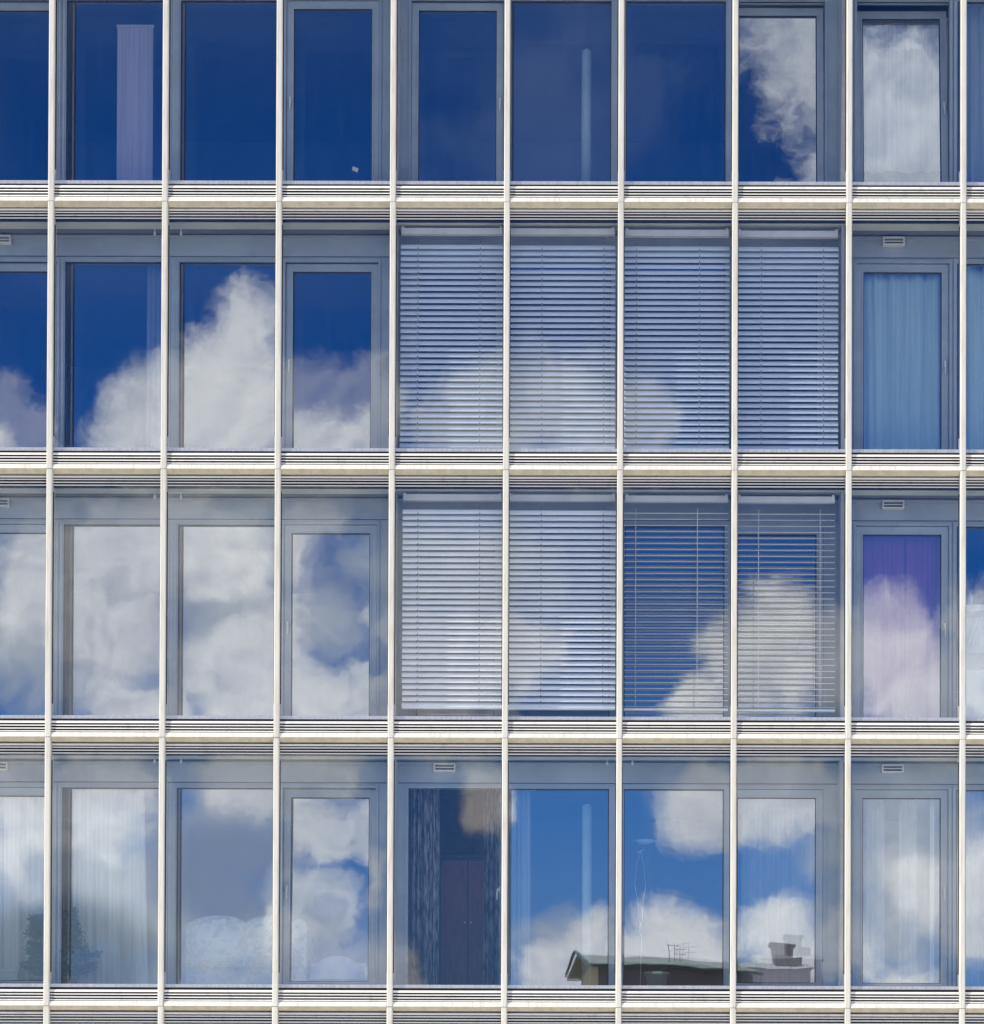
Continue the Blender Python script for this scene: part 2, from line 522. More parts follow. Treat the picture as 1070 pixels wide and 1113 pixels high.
def grille(zs, y, hbig):
    b = MB()
    for i, z in enumerate(zs):
        h = hbig if i == 0 else 0.0080
        b.prism_x([(y, z - h), (y + 0.006, z + h), (y + 0.016, z + h + 0.001), (y + 0.011, z - h + 0.004)], -hb, hb, 0)
    for x in (-hb + 0.004, 0.18, hb - 0.012):
        b.box(x, x + 0.006, y + 0.018, y + 0.04, min(zs) - 0.012, max(zs) + 0.014, 1)
    b.box(-hb, hb, 0.05, 0.075, min(zs) - 0.016, max(zs) + 0.018, 1)
    return b


gu = grille([0.126, 0.0865, 0.0505, 0.0165], -0.032, 0.0145)
gl_ = grille([-0.146, -0.1795, -0.2145, -0.2500], 0.0, 0.0125)
tr0 = None
for k in range(-1, 5):
    for b in range(NB):
        xc = (XM[b] + XM[b + 1]) / 2
        loc = L(xc, 0, BANDS[k])
        if tr0 is None:
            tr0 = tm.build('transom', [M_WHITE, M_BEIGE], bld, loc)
            gu0 = gu.build('louvre_grille', [M_WHITE2, M_BACK], tr0)
            gl0 = gl_.build('louvre_grille', [M_WHITE2, M_BACK], tr0)
        else:
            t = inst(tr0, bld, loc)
            if not (k == -1 or k == 4 and b > 9):
                inst(gu0, t, (0, 0, 0)); inst(gl0, t, (0, 0, 0))

# outer panes and their sill rails
pz0, pz1 = 0.172 - FH, -0.264
ph = (pz1 - pz0) / 2
pw = BW / 2 - HW - 0.001
pane = MB()
pane.box(-pw, pw, 0.002, 0.012, -ph, ph, 1)
pane.mi[2] = 0
sill = MB()
sill.prism_x([(0.03, -ph), (-0.008, -ph), (-0.008, -ph + 0.040), (0.0015, -ph + 0.041), (0.0015, -ph + 0.003), (0.03, -ph + 0.003)], -pw, pw)
sill.box(-pw, pw, 0.006, 0.03, -ph - 0.034, -ph - 0.001, 1)
p0 = None
for r in ROWS:
    for b in range(NB):
        xc = (XM[b] + XM[b + 1]) / 2
        loc = L(xc, 0, BANDS[r - 1] + (pz0 + pz1) / 2)
        rot = (R(random.uniform(-0.045, 0.045)), 0, R(random.uniform(-0.05, 0.05)))
        if p0 is None:
            p0 = pane.build('glass_pane', [G_OUT, G_EDGE], bld, loc)
            for i, p in enumerate(p0.data.polygons):
                p.material_index = 0 if p.normal.y < -0.9 else 1
            p0.rotation_euler = rot
            s0 = sill.build('sill', [M_SILL, M_GASKET], p0)
        else:
            o = inst(p0, bld, loc, rot=rot)
            inst(s0, o, (0, 0, 0))

# slabs, soffits, partitions, rooms
XL, XR = XM[0] - 0.02, XM[-1] + 0.02
YB = 5.2
for k in range(-1, 5):
    z = BANDS[k]
    s = MB()
    s.box(XL, XR, 0.085, YB, z - 0.235, z + 0.13, 0)
    s.build('floor_slab', M_ROOM, bld, L(0, 0, 0) if False else (-OX, 0, -OZ))
    s = MB()
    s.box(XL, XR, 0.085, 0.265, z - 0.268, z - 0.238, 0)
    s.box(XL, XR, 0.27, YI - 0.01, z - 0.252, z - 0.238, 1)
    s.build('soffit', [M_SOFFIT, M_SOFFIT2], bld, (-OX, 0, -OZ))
UNIT = 487.0
T_PX = {0: 1.6, 1: 286.0, 2: 570.2, 3: 854.9}
xa, _ = wp(429.5, 560, YI)
UX = [xa - UNIT * (CAM_D + YI) / FPX, xa, xa + UNIT * (CAM_D + YI) / FPX]
PXM = (CAM_D + YI) / FPX     # metres per reference unit on the inner face
_, zt3 = wp(300, 570.2, YI)
ZT = {r: zt3 + (2 - r) * FH for r in ROWS}     # head of the inner glazing
for r in ROWS:
    zc, zf = BANDS[r - 1] - 0.235, BANDS[r] + 0.13
    for x in UX:
        s = MB()
        s.box(x - 0.05, x + 0.05, 0.125, YI - 0.012, zf + 0.002, zc - 0.034, 0)
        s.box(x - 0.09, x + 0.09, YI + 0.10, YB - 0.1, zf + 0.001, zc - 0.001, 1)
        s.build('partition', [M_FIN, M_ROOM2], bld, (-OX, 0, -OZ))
    edges = [XL] + [x for x in UX if XL < x < XR] + [XR]
    for q in range(len(edges) - 1):
        ql, qr = edges[q] + 0.0905, edges[q + 1] - 0.0905
        if qr - ql < 0.3: continue
        cxq = (ql + qr) / 2
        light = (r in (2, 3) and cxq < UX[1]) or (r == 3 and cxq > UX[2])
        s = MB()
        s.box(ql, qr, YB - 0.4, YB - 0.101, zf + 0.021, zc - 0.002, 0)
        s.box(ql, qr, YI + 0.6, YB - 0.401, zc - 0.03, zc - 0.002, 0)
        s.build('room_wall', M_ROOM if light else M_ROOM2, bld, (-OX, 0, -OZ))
    s = MB()
    s.box(XL, XR, YI + 0.1, YB - 0.1, zf + 0.0015, zf + 0.02, 0)
    s.build('room_floor', M_FLOOR, bld, (-OX, 0, -OZ))
    for i in range(2):
        xx = XL if i == 0 else XR - 0.06
        s = MB()
        s.box(xx, xx + 0.06, YI + 0.1, YB - 0.1, zf + 0.03, zc - 0.001, 0)
        s.build('end_wall', M_ROOM, bld, (-OX, 0, -OZ))
bs = MB()
bs.box(XL, XR, 0.09, YB, GZ, BANDS[4] - 0.4)
bs.build('base_wall', mat('base_render', (0.5, 0.48, 0.42), 0.8, var=0.2), bld, (-OX, 0, -OZ))
tp = MB()
tp.box(XL, XR, 0.09, YB, BANDS[-1] + 0.14, BANDS[-1] + 1.1)
tp.build('parapet', mat('base_render', (0.5, 0.48, 0.42)), bld, (-OX, 0, -OZ))

# inner windows. Every flat is four bays wide: door, fixed light, fixed light, door
LEAF = {}                    # (row, bay) -> extra inward tilt in degrees of the sash
LEAF[(0, 7)] = 3.0; LEAF[(0, 8)] = 4.5; LEAF[(1, 0)] = 0.7; LEAF[(1, 3)] = 0.7; LEAF[(3, 3)] = 1.6; LEAF[(0, 0)] = 0.8; LEAF[(0, 4)] = 0.5
OPEN = {(3, 4)}              # this sash is swung open into the room
SPEC = {                     # window kind: frame outer x0, x1, glass x0, x1 in reference units from the flat's party wall
    0: (3.0, 121.0, 23.5, 109.0), 1: (121.4, 241.0, 125.5, 234.5), 2: (241.4, 363.4, 250.5, 359.5), 3: (363.8, 484.0, 374.0, 460.0)}


def ring(b, x0, x1, z0, z1, gx0, gx1, gz0, gz1, y0, y1, mi=0):
    b.box(x0, gx0, y0, y1, z0, z1, mi)
    b.box(gx1, x1, y0, y1, z0, z1, mi)
    b.box(gx0, gx1, y0, y1, gz1, z1, mi)
    b.box(gx0, gx1, y0, y1, z0, gz0, mi)


windows = {}
lint = {}
for r in ROWS:
    zb = BANDS[r] + 0.135
    zt = ZT[r]
    for b in range(-1, NB + 1):
        un = math.floor(b / 4)
        kind = b % 4
        ux = xa + (un - 1) * UNIT * PXM
        if not (0 <= b < NB): continue
        x0, x1, g0_, g1_ = [ux + v * PXM for v in SPEC[kind]]
        door = kind in (0, 3)
        fr = MB()
        zhead = zt + 5.3 * PXM
        if door:
            sw = 8.0 * PXM
            ring(fr, x0, x1, zb, zhead, g0_ - sw + 0.004, g1_ + sw - 0.004, zb + 0.06, zt + 0.006, YI, YI + 0.10)
            # a stepped rebate on the inside of the frame
            ring(fr, g0_ - sw - 0.028, g1_ + sw + 0.028, zb + 0.03, zt + 0.034, g0_ - sw - 0.003, g1_ + sw + 0.003, zb + 0.065, zt + 0.003, YI - 0.014, YI - 0.002)
            ring(fr, g0_ - sw + 0.004, g1_ + sw - 0.004, zb + 0.06, zt + 0.006, g0_ - sw + 0.0075, g1_ + sw - 0.0075, zb + 0.064, zt + 0.002, YI + 0.03, YI + 0.05, 1)
        else:
            ring(fr, x0, x1, zb, zhead, g0_, g1_, zb + 0.07, zt, YI, YI + 0.10)
            ring(fr, g0_ - 0.045, g1_ + 0.045, zb + 0.04, zt + 0.03, g0_ - 0.016, g1_ + 0.016, zb + 0.085, zt + 0.010, YI - 0.012, YI - 0.002)
        if not door: ring(fr, g0_, g1_, zb + 0.07, zt, g0_ + 0.012, g1_ - 0.012, zb + 0.082, zt - 0.012, YI + 0.012, YI + 0.036, 1)
        w = fr.build('window', [M_FRAME, M_GASKET], bld, (-OX, 0, -OZ))
        windows[(r, b)] = w
        tilt = (R(random.uniform(-0.17, 0.17)), R(random.uniform(-0.2, 0.2)))
        if door:
            xm = (g0_ + g1_) / 2
            hw, sw = (g1_ - g0_) / 2, 8.0 * PXM
            zl, zh = zb + 0.068, zt - 0.002
            sa = MB()
            ring(sa, -hw - sw + 0.008, hw + sw - 0.008, 0.0, zh - zl, -hw, hw, 0.085, zh - zl - 8.5 * PXM, 0.0, 0.06)
            ring(sa, -hw - 0.018, hw + 0.018, 0.066, zh - zl - 8.5 * PXM + 0.018, -hw, hw, 0.085, zh - zl - 8.5 * PXM, -0.008, -0.0005)
            y = YI + 0.022
            ring(sa, -hw, hw, 0.085, zh - zl - 8.5 * PXM, -hw + 0.011, hw - 0.011, 0.096, zh - zl - 8.5 * PXM - 0.011, 0.008, 0.024, 1)
            sash = sa.build('sash', [M_FRAME2, M_GASKET], w)
            gp = MB()
            gp.box(-hw - 0.004, hw + 0.004, 0.026, 0.044, 0.082, zh - zl - 8.5 * PXM + 0.004, 1)
            pn = gp.build('pane', [G_IN, G_EDGE], w)
            hd = MB()
            hs = -1 if kind == 3 else 1
            hx = hs * (hw + sw * 0.45)
            hz = (zh - zl) * 0.5
            hd.box(hx - 0.014, hx + 0.014, -0.016, -0.001, hz - 0.04, hz + 0.04)
            hd.box(hx - 0.009, hx + 0.009, -0.045, -0.017, hz - 0.012, hz + 0.012)
            hd.tube([(hx, -0.04, hz), (hx, -0.045, hz - 0.06), (hx, -0.042, hz - 0.13)], [0.010, 0.010, 0.008])
            hn = hd.build('handle', M_VENT, w)
            tl = R(LEAF.get((r, b), 0.0))
            for o in (sash, pn, hn):
                o.location = (xm, y, zl)
                o.rotation_euler = (-(tl + tilt[0]), 0, tilt[1])
            if (r, b) in OPEN:
                for o in (sash, pn, hn):
                    # swung into the room about its right stile
                    a = R(-84)
                    px_ = xm + hw + sw
                    o.location = (px_ + (-(hw + sw)) * math.cos(a), y + (-(hw + sw)) * math.sin(a), zl)
                    o.rotation_euler = (0, 0, a)
        else:
            gp = MB()
            xm, zm = (g0_ + g1_) / 2, (zb + zt) / 2
            gp.box(g0_ - xm - 0.004, g1_ - xm + 0.004, 0, 0.02, zb + 0.066 - zm, zt + 0.004 - zm, 1)
            pn = gp.build('pane', [G_IN, G_EDGE], w, (xm, YI + 0.04, zm))
            pn.rotation_euler = (tilt[0], 0, tilt[1])
        for p in pn.data.polygons:
            p.material_index = 0 if p.normal.y < -0.9 else 1
    # lintel panels with a rail, one per flat
    zc = BANDS[r - 1] - 0.238
    for un in range(3):
        ux = xa + (un - 1) * UNIT * PXM
        xl, xr = max(XL, ux + 3 * PXM), min(XR, ux + 484 * PXM)
        lp = MB()
        lp.box(xl, xr, YI - 0.006, YI + 0.1, zt + 6.3 * PXM, zc - 0.002)
        lp.box(xl, xr, YI + 0.012, YI + 0.09, zt + 5.32 * PXM, zt + 6.28 * PXM, 1)
        # raised fascia line and hanging rail near the soffit
        lp.box(xl, xr, YI - 0.05, YI - 0.0065, zt + 24.5 * PXM, zt + 27.5 * PXM)
        ln = lp.build('lintel', [M_LINTEL, M_GASKET], bld, (-OX, 0, -OZ))
        for kind in (0,):
            x0 = ux + 45 * PXM
            if x0 < XL: x0 = ux + 45 * PXM
            vx = ux + 55.5 * PXM
            if vx - 0.2 < XL or vx + 0.2 > XR or (un == 1 and r in (1, 2)): continue
            v = MB()
            zv = zt + 22.0 * PXM
            ring(v, vx - 0.135, vx + 0.135, zv - 0.052, zv + 0.052, vx - 0.118, vx + 0.118, zv - 0.034, zv + 0.034, YI - 0.075, YI - 0.007, 0)
            v.box(vx - 0.117, vx + 0.117, YI - 0.03, YI - 0.008, zv - 0.033, zv + 0.033, 1)
            v.box(vx - 0.117, vx + 0.117, YI - 0.066, YI - 0.031, zv - 0.006, zv + 0.006, 0)
            v.build('vent', [M_VENT, M_DARK], ln)

# small fittings screwed under the soffit beside every second mullion
fit0 = None
for r in (1, 2, 3):
    for b, s in ((1, 1), (2, -1), (5, 1), (6, -1)):
        xm_, zz = wp({1: 168.5, 2: 197.0, 5: 660.0, 6: 687.5}[b], {1: 254.0, 2: 540.5, 3: 827.5}[r] + (2 if b > 3 else 0), 0.27)
        loc = L(xm_, 0.27, zz)
        if fit0 is None:
            q = MB()
            q.box(-0.013, 0.013, -0.012, 0.012, -0.022, 0.022)
            q.box(-0.006, 0.006, -0.006, 0.006, 0.0225, 0.075)
            fit0 = q.build('cable_clip', M_VENT, bld, loc, bevel=0.003)
        else:
            inst(fit0, bld, loc)

# ------------------------------------------------------------------ venetian blinds in the cavity
YBL = 0.15
SLAT_P = 6.60 * (CAM_D + YBL) / FPX


def blind(px0, px1, ytop, ybot_slats, tilt_deg, cords, bottom_rail, label, rail_y):
    x0, zt = wp(px0, ytop, YBL)
    x1, zb = wp(px1, ybot_slats, YBL)
    _, zr = wp(px0, rail_y, YBL)
    cx = (x0 + x1) / 2
    t = thing('venetian_blind', label, 'blind', (cx, YBL, zb), 'venetian blinds hanging behind the outer glass')
    h = MB()
    h.box(x0 - cx + 0.005, x1 - cx - 0.005, -0.03, 0.03, zr - 0.038 - zb, zr + 0.034 - zb)
    h.box(x0 - cx + 0.004, x1 - cx - 0.004, -0.036, -0.0305, zr + 0.020 - zb, zr + 0.034 - zb)
    h.build('headrail', mat('blind_headrail', (0.55, 0.56, 0.58), 0.45, var=0.1), t)
    hk = MB()
    for xx in (x0 - cx + 0.03, x1 - cx - 0.03):
        hk.box(xx - 0.012, xx + 0.012, -0.045, -0.0365, zr - 0.028 - zb, zr + 0.05 - zb)
    hk.build('bracket', M_VENT, t)
    n = int(round((zt - zb) / SLAT_P))
    sl_ = MB()
    a = R(tilt_deg)
    hw = (x1 - x0) / 2
    for i in range(n):
        z = i * SLAT_P + 0.03
        jit = a + R(random.uniform(-1.6, 1.6))
        sag = random.uniform(-0.0012, 0.0012)
        pts = []
        K = 6
        e0, e1 = random.uniform(-0.003, 0.003), random.uniform(-0.003, 0.003)
        for side in (0, 1):
            for q in range(K + 1):
                u = -1 + 2 * q / K
                yy, zz = u * 0.035, 0.0055 * (1 - u * u) - side * 0.0007
                pts.append((yy * math.cos(jit) - zz * math.sin(jit) * 1, yy * math.sin(jit) + zz * math.cos(jit) + z + sag))
        top, bot = pts[:K + 1], pts[K + 1:]
        prof = top + bot[::-1]
        sl_.prism_x(prof, -hw + e0, hw + e1, 0, False)
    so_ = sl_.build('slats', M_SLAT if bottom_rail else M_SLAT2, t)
    for cpx in cords:
        xc, _ = wp(cpx, 640, YBL)
        c = MB()
        for yy in (-0.038, 0.036):
            c.tube([(xc - cx, yy, 0.0), (xc - cx, yy, n * SLAT_P)], 0.0024, 0, 5)
        for i in range(n):
            c.box(xc - cx - 0.0045, xc - cx + 0.0045, -0.041, -0.036, i * SLAT_P + 0.058, i * SLAT_P + 0.078, 1 if tilt_deg > 30 else 0)
        c.build('cord', [M_CORD, M_DARK], t)
    if bottom_rail:
        c = MB()
        c.box(-hw, hw, -0.028, 0.028, -0.022, 0.004)
        c.build('bottom_rail', M_SLAT, t, bevel=0.004)
    return t


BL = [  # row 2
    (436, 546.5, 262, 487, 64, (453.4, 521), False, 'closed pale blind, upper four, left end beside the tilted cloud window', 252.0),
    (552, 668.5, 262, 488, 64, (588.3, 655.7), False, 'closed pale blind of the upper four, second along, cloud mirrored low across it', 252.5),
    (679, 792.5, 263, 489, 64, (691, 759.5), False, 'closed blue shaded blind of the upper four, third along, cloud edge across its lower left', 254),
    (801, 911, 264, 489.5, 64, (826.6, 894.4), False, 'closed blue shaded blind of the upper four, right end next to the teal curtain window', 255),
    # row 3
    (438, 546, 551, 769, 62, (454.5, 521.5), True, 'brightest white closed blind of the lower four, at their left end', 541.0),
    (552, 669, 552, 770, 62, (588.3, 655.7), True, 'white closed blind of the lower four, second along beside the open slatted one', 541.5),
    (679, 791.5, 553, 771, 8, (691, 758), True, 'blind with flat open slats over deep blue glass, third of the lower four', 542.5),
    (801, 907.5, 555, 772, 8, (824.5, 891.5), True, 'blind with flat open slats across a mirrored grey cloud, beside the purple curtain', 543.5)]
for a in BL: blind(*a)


# ------------------------------------------------------------------ curtains and things in the rooms
def curtain(name, pxs, ytop, ybot, y, amp, folds, material, label, cat='curtain', group=None, wob=0.25, lean=0.0, right_edge=None, seed=1, parent=None, flare=0.0):
    rnd = random.Random(seed)
    x0, zt = wp(pxs[0], ytop, y)
    x1, _ = wp(pxs[1], ytop, y)
    _, zb = wp(pxs[0], ybot, y)
    nu, nv = int(folds * 10), 14
    ph_ = [rnd.uniform(0, 6.28) for _ in range(4)]
    b = MB()
    pts = []
    for side in (0, 1):
        for j in range(nv + 1):
            v = j / nv
            for i in range(nu + 1):
                u = i / nu
                q = u * folds * 2 * math.pi
                w_ = math.sin(q + ph_[0] + 2.1 * math.sin(u * 6 + ph_[1]) + wob * math.sin(v * 3 + ph_[2]) * (1 - v)) + 0.45 * math.sin(2.3 * q + ph_[3] + 1.6 * v) + 0.6 * math.sin(0.37 * q + ph_[2] * 2)
                xx = u * (x1 - x0)
                if right_edge is not None:
                    xx = u * (x1 - x0) * (1 + right_edge * (1 - v))
                xx += lean * (1 - v) + 0.15 * amp * math.sin(1.7 * q + v * 2)
                yy = amp * w_ * (0.75 + 0.5 * (1 - v)) + side * 0.0025
                pts.append((xx, yy, v * (zt - zb)))
    n1 = (nu + 1) * (nv + 1)
    W1 = nu + 1
    fs = []
    for j in range(nv):
        for i in range(nu):
            a_ = j * W1 + i
            fs.append((a_, a_ + 1, a_ + W1 + 1, a_ + W1))
            fs.append((n1 + a_, n1 + a_ + W1, n1 + a_ + W1 + 1, n1 + a_ + 1))
    for i in range(nu):
        fs.append((i, n1 + i, n1 + i + 1, i + 1))
        t_ = nv * W1 + i
        fs.append((t_, t_ + 1, n1 + t_ + 1, n1 + t_))
    for j in range(nv):
        l_ = j * W1
        fs.append((l_, l_ + W1, n1 + l_ + W1, n1 + l_))
        r_ = l_ + nu
        fs.append((r_, n1 + r_, n1 + r_ + W1, r_ + W1))
    b.poly(pts, fs, 0, True)
    root = thing(name, label, cat, (x0, y, zb), group)
    cl = b.build('cloth', material, root)
    rl = MB()
    rl.tube([(-0.06, 0.0, zt - zb + 0.02), (x1 - x0 + 0.06, 0.0, zt - zb + 0.02)], 0.012)
    rl.build('rail', M_VENT, root)
    return root


F_TEAL = fabric('teal_cloth', (0.80, 0.95, 0.80), 0.0, 0.1)
F_PURPLE = fabric('purple_cloth', (0.58, 0.15, 0.42), 0.0, 0.3)
F_SHEER = fabric('white_sheer', (0.93, 0.92, 0.90), 0.05, 0.15)
F_SHEER2 = fabric('thin_sheer', (0.84, 0.86, 0.88), 0.62, 0.4)
F_WHITE = fabric('white_cloth', (0.84, 0.84, 0.85), 0.0, 0.35)
F_GREY = fabric('grey_teal_cloth', (0.66, 0.70, 0.62), 0.0, 0.2)
F_DARK = fabric('dark_beaded_cloth', (0.05, 0.05, 0.075), 0.0, 0.1, col2=(0.30, 0.30, 0.34), stretch=(55, 1, 4))
F_LILAC = fabric('lilac_cloth', (0.80, 0.70, 0.78), 0.0, 0.2)

YC = 0.68
curtain('curtain', (936, 1032), 294, 505, YC - 0.08, 0.032, 5, F_TEAL, 'teal curtain filling the narrow window right of the upper closed blinds', group='teal curtains', seed=3)
curtain('curtain', (1049, 1160), 290, 505, YC - 0.08, 0.032, 5, F_TEAL, 'strip of teal curtain cut by the right edge of the photo', group='teal curtains', seed=4)
curtain('curtain', (936, 983.6), 575, 795, YC, 0.004, 3, F_PURPLE, 'left flat purple curtain panel, beside the open slatted blind', group='purple curtain panels', seed=5)
curtain('curtain', (984.2, 1032), 575, 795, YC + 0.006, 0.004, 3, F_PURPLE, 'right flat purple curtain panel, meeting its twin at a thin seam', group='purple curtain panels', seed=6)
curtain('curtain', (937, 1030), 22, 187, YC + 0.14, 0.02, 4, F_WHITE, 'white curtain with a wavy hem high in the top right tilted window', seed=7)
curtain('curtain', (1050, 1160), -6, 212, YC + 0.04, 0.012, 8, F_GREY, 'grey green curtain at the top right corner of the facade', seed=8)
curtain('curtain', (80, 157), 852, 1085, YC + 0.14, 0.03, 4, F_SHEER, 'white sheer curtain behind the green plant, bottom left', group='white sheer curtains on the ground row', right_edge=0.10, seed=9)
curtain('curtain', (-20, 52), 862, 1085, YC + 0.15, 0.03, 4, F_SHEER, 'white sheer curtain cut by the left edge of the photo, over the white box', group='white sheer curtains on the ground row', seed=10)
curtain('curtain', (553, 577), 860, 1085, YC + 0.05, 0.015, 3, F_SHEER2, 'thin sheer strip at the left of the window with a pale pole', seed=11)
curtain('curtain', (806, 892), 868, 1085, YC + 0.02, 0.012, 7, F_SHEER2, 'thin streaked sheer curtain between the chimney reflection and the grey party wall', seed=12)
curtain('curtain', (942, 962), 868, 1085, YC, 0.012, 2, F_SHEER2, 'first narrow sheer stripe in the lowest right door window', group='sheer stripe panels', seed=13)
curtain('curtain', (977, 997), 868, 1085, YC, 0.012, 2, F_SHEER2, 'second narrow sheer stripe in the lowest right door window, under the vent', group='sheer stripe panels', seed=14)
curtain('curtain', (1011, 1016), 868, 1085, YC, 0.006, 1, F_SHEER, 'thinnest sheer stripe, right of the other two in that window', group='sheer stripe panels', seed=15)
curtain('curtain', (1050, 1160), 858, 1085, YC + 0.05, 0.015, 8, F_SHEER2, 'thin white sheer cut by the lower right edge of the photo', seed=16)
curtain('curtain', (447, 478), 852, 1085, YC + 0.42, 0.03, 4, F_DARK, 'dark beaded curtain at the left of the open dark doorway', group='dark beaded curtains', seed=17)
curtain('curtain', (526, 548), 852, 1085, YC + 0.52, 0.03, 3, F_DARK, 'dark beaded curtain at the right of the open dark doorway', group='dark beaded curtains', seed=18)
curtain('curtain', (160, 180), 287, 500, YC + 0.06, 0.012, 2, F_SHEER2, 'pale slim curtain edge right of the mirrored blue sky, second row', seed=19)

# pale lilac hanging panel, top left
def hanging_panel(px0, px1, y0, y1, y, material, label):
    xa_, zt_ = wp(px0, y0, y); xb_, zb_ = wp(px1, y1, y)
    t = thing('panel_blind', label, 'panel blind', (xa_, y, zb_))
    b = MB()
    b.box(0, xb_ - xa_, -0.004, 0.004, 0, zt_ - zb_)
    b.build('panel', material, t, bevel=0.002)
    b = MB()
    b.box(-0.01, xb_ - xa_ + 0.01, -0.014, 0.014, zt_ - zb_ + 0.001, zt_ - zb_ + 0.03)
    b.build('headrail', M_VENT, t)
    return t


hanging_panel(128, 166, 30, 212, 0.66, F_LILAC, 'pale lilac hanging panel in the deep blue window, top left')


def pole(px0, px1, y0, y1, y, label):
    xa_, zt_ = wp(px0, y0, y); xb_, zb_ = wp(px1, y1, y)
    cx = (xa_ + xb_) / 2
    t = thing('floor_lamp', label, 'lamp', (cx, y, zb_), 'slim column lamps')
    b = MB()
    w = (xb_ - xa_) / 2
    b.lathe([(0.001, 0.05), (w, 0.05), (w, zt_ - zb_), (w * 0.6, zt_ - zb_ + 0.02), (0.001, zt_ - zb_ + 0.02)], 0, 0)
    b.build('lamp_shade', mat('paper_shade', (0.50, 0.60, 0.58), 0.7, var=0.1), t)
    b = MB()
    b.lathe([(0.001, 0.0), (w * 1.8, 0.0), (w * 1.8, 0.03), (w * 0.5, 0.049), (0.001, 0.049)], 0, 0)
    b.build('base', M_VENT, t)
    return t


pole(632.5, 642.5, 56, 222, 0.80, 'slim pale column lamp in a deep blue top row window')
pole(633, 643, 876, 1090, 0.80, 'slim pale column lamp in the window left of the roof reflection, lowest row')

# ---- plants
M_LEAF = mat('plant_leaf', (0.022, 0.06, 0.035), 0.5, col2=(0.06, 0.12, 0.065), scale=14.0)
M_STEM = mat('plant_stem', (0.10, 0.07, 0.04), 0.8, var=0.3)
M_POT = mat('terracotta', (0.33, 0.16, 0.10), 0.75, var=0.2)


def shrub(px, base_px, top_px, halfw_px, y, label, seed, n, lump):
    rnd = random.Random(seed)
    x, zb_ = wp(px, base_px, y)
    _, zt_ = wp(px, top_px, y)
    H = zt_ - zb_
    hw = halfw_px * PXM
    t = thing('potted_plant', label, 'plant', (x, y, zb_), 'green plants in the bottom left windows')
    p = MB()
    p.lathe([(0.001, 0), (0.10, 0), (0.14, 0.2), (0.15, 0.2), (0.15, 0.23), (0.12, 0.23), (0.11, 0.18), (0.001, 0.18)], 0, 0)
    p.build('pot', M_POT, t)
    s = MB()
    tips = []
    s.tube([(0, 0, 0.18), (0.01, 0, 0.18 + (H - 0.2) * 0.5), (0, 0.01, H * 0.97)], [0.012, 0.008, 0.002])
    for i in range(46):
        z = 0.24 + (H - 0.26) * rnd.random()
        k = 1 - (z / H)
        a_ = rnd.uniform(0, 6.283)
        ln = hw * (0.25 + 0.85 * k ** 0.8) * rnd.uniform(0.6, 1.1) * (1 + lump * (math.cos(a_) > 0.2) * (z < H * 0.55))
        e = (math.cos(a_) * ln, math.sin(a_) * ln * 0.6, z + ln * rnd.uniform(0.05, 0.45))
        s.tube([(0, 0, z), (e[0] * 0.5, e[1] * 0.5, z + (e[2] - z) * 0.35), e], [0.005, 0.003, 0.001], 0, 4)
        tips.append(((0, 0, z), e))
    s.build('stem', M_STEM, t)
    f_ = MB()
    for i in range(n):
        a_, e = rnd.choice(tips)
        u = rnd.uniform(0.15, 1.05)
        c = Vector(a_).lerp(Vector(e), u) + Vector((rnd.gauss(0, 0.025), rnd.gauss(0, 0.025), rnd.gauss(0, 0.022)))
        d = Vector((rnd.gauss(0, 1), rnd.gauss(0, 1), rnd.gauss(0.4, 0.8))).normalized()
        w_ = d.orthogonal().normalized()
        w_.rotate(Matrix.Rotation(rnd.uniform(0, 6.28), 3, d))
        ln, wd = rnd.uniform(0.022, 0.05), rnd.uniform(0.007, 0.014)
        nrm = d.cross(w_) * 0.003
        f_.poly([c, c + d * ln * 0.5 + w_ * wd + nrm, c + d * ln, c + d * ln * 0.5 - w_ * wd + nrm], [(0, 1, 2, 3)])
    f_.build('foliage', M_LEAF, t, recalc=False)
    return t


shrub(44, 1082, 995, 27, 0.67, 'feathery green potted plant left of the first mullion', 4, 6500, 0.0)
shrub(72, 1082, 985, 27, 0.66, 'darker green potted plant right of the first mullion, with a low side branch', 9, 6500, 0.45)

# ---- white folded laundry / box, bottom left
x_, z_ = wp(10, 1072, 0.80)
t = thing('storage_box', 'small white box on the floor beside the feathery plant', 'box', (x_, 0.80, z_))
b = MB(); b.box(-0.13, 0.13, -0.08, 0.1, 0, 0.17); b.build('box', mat('white_card', (0.75, 0.75, 0.74), 0.7, var=0.1), t, bevel=0.006)
b = MB(); b.prism_x([(-0.09, 0.171), (-0.085, 0.2), (0.0, 0.235), (0.105, 0.2), (0.11, 0.171)], -0.14, 0.14); b.build('lid', mat('white_card', (0.75, 0.75, 0.74)), t, bevel=0.005)

# ---- sofa with scalloped back, bottom row
M_FLORAL = mat('floral_upholstery', (0.84, 0.83, 0.76), 0.8, col2=(0.56, 0.58, 0.55), scale=11.0, detail=3.0, lo=0.48, hi=0.60)
ys = 0.95
xs0, zs_top = wp(204, 995, ys)
xs1, zs_b = wp(330, 1064, ys)
zf = BANDS[3] + 0.15
t = thing('sofa', 'cream floral sofa with a scalloped back seen across the mullion, lowest row', 'sofa', ((xs0 + xs1) / 2, ys, zf))
hwS = (xs1 - xs0) / 2
hS = zs_top - zf


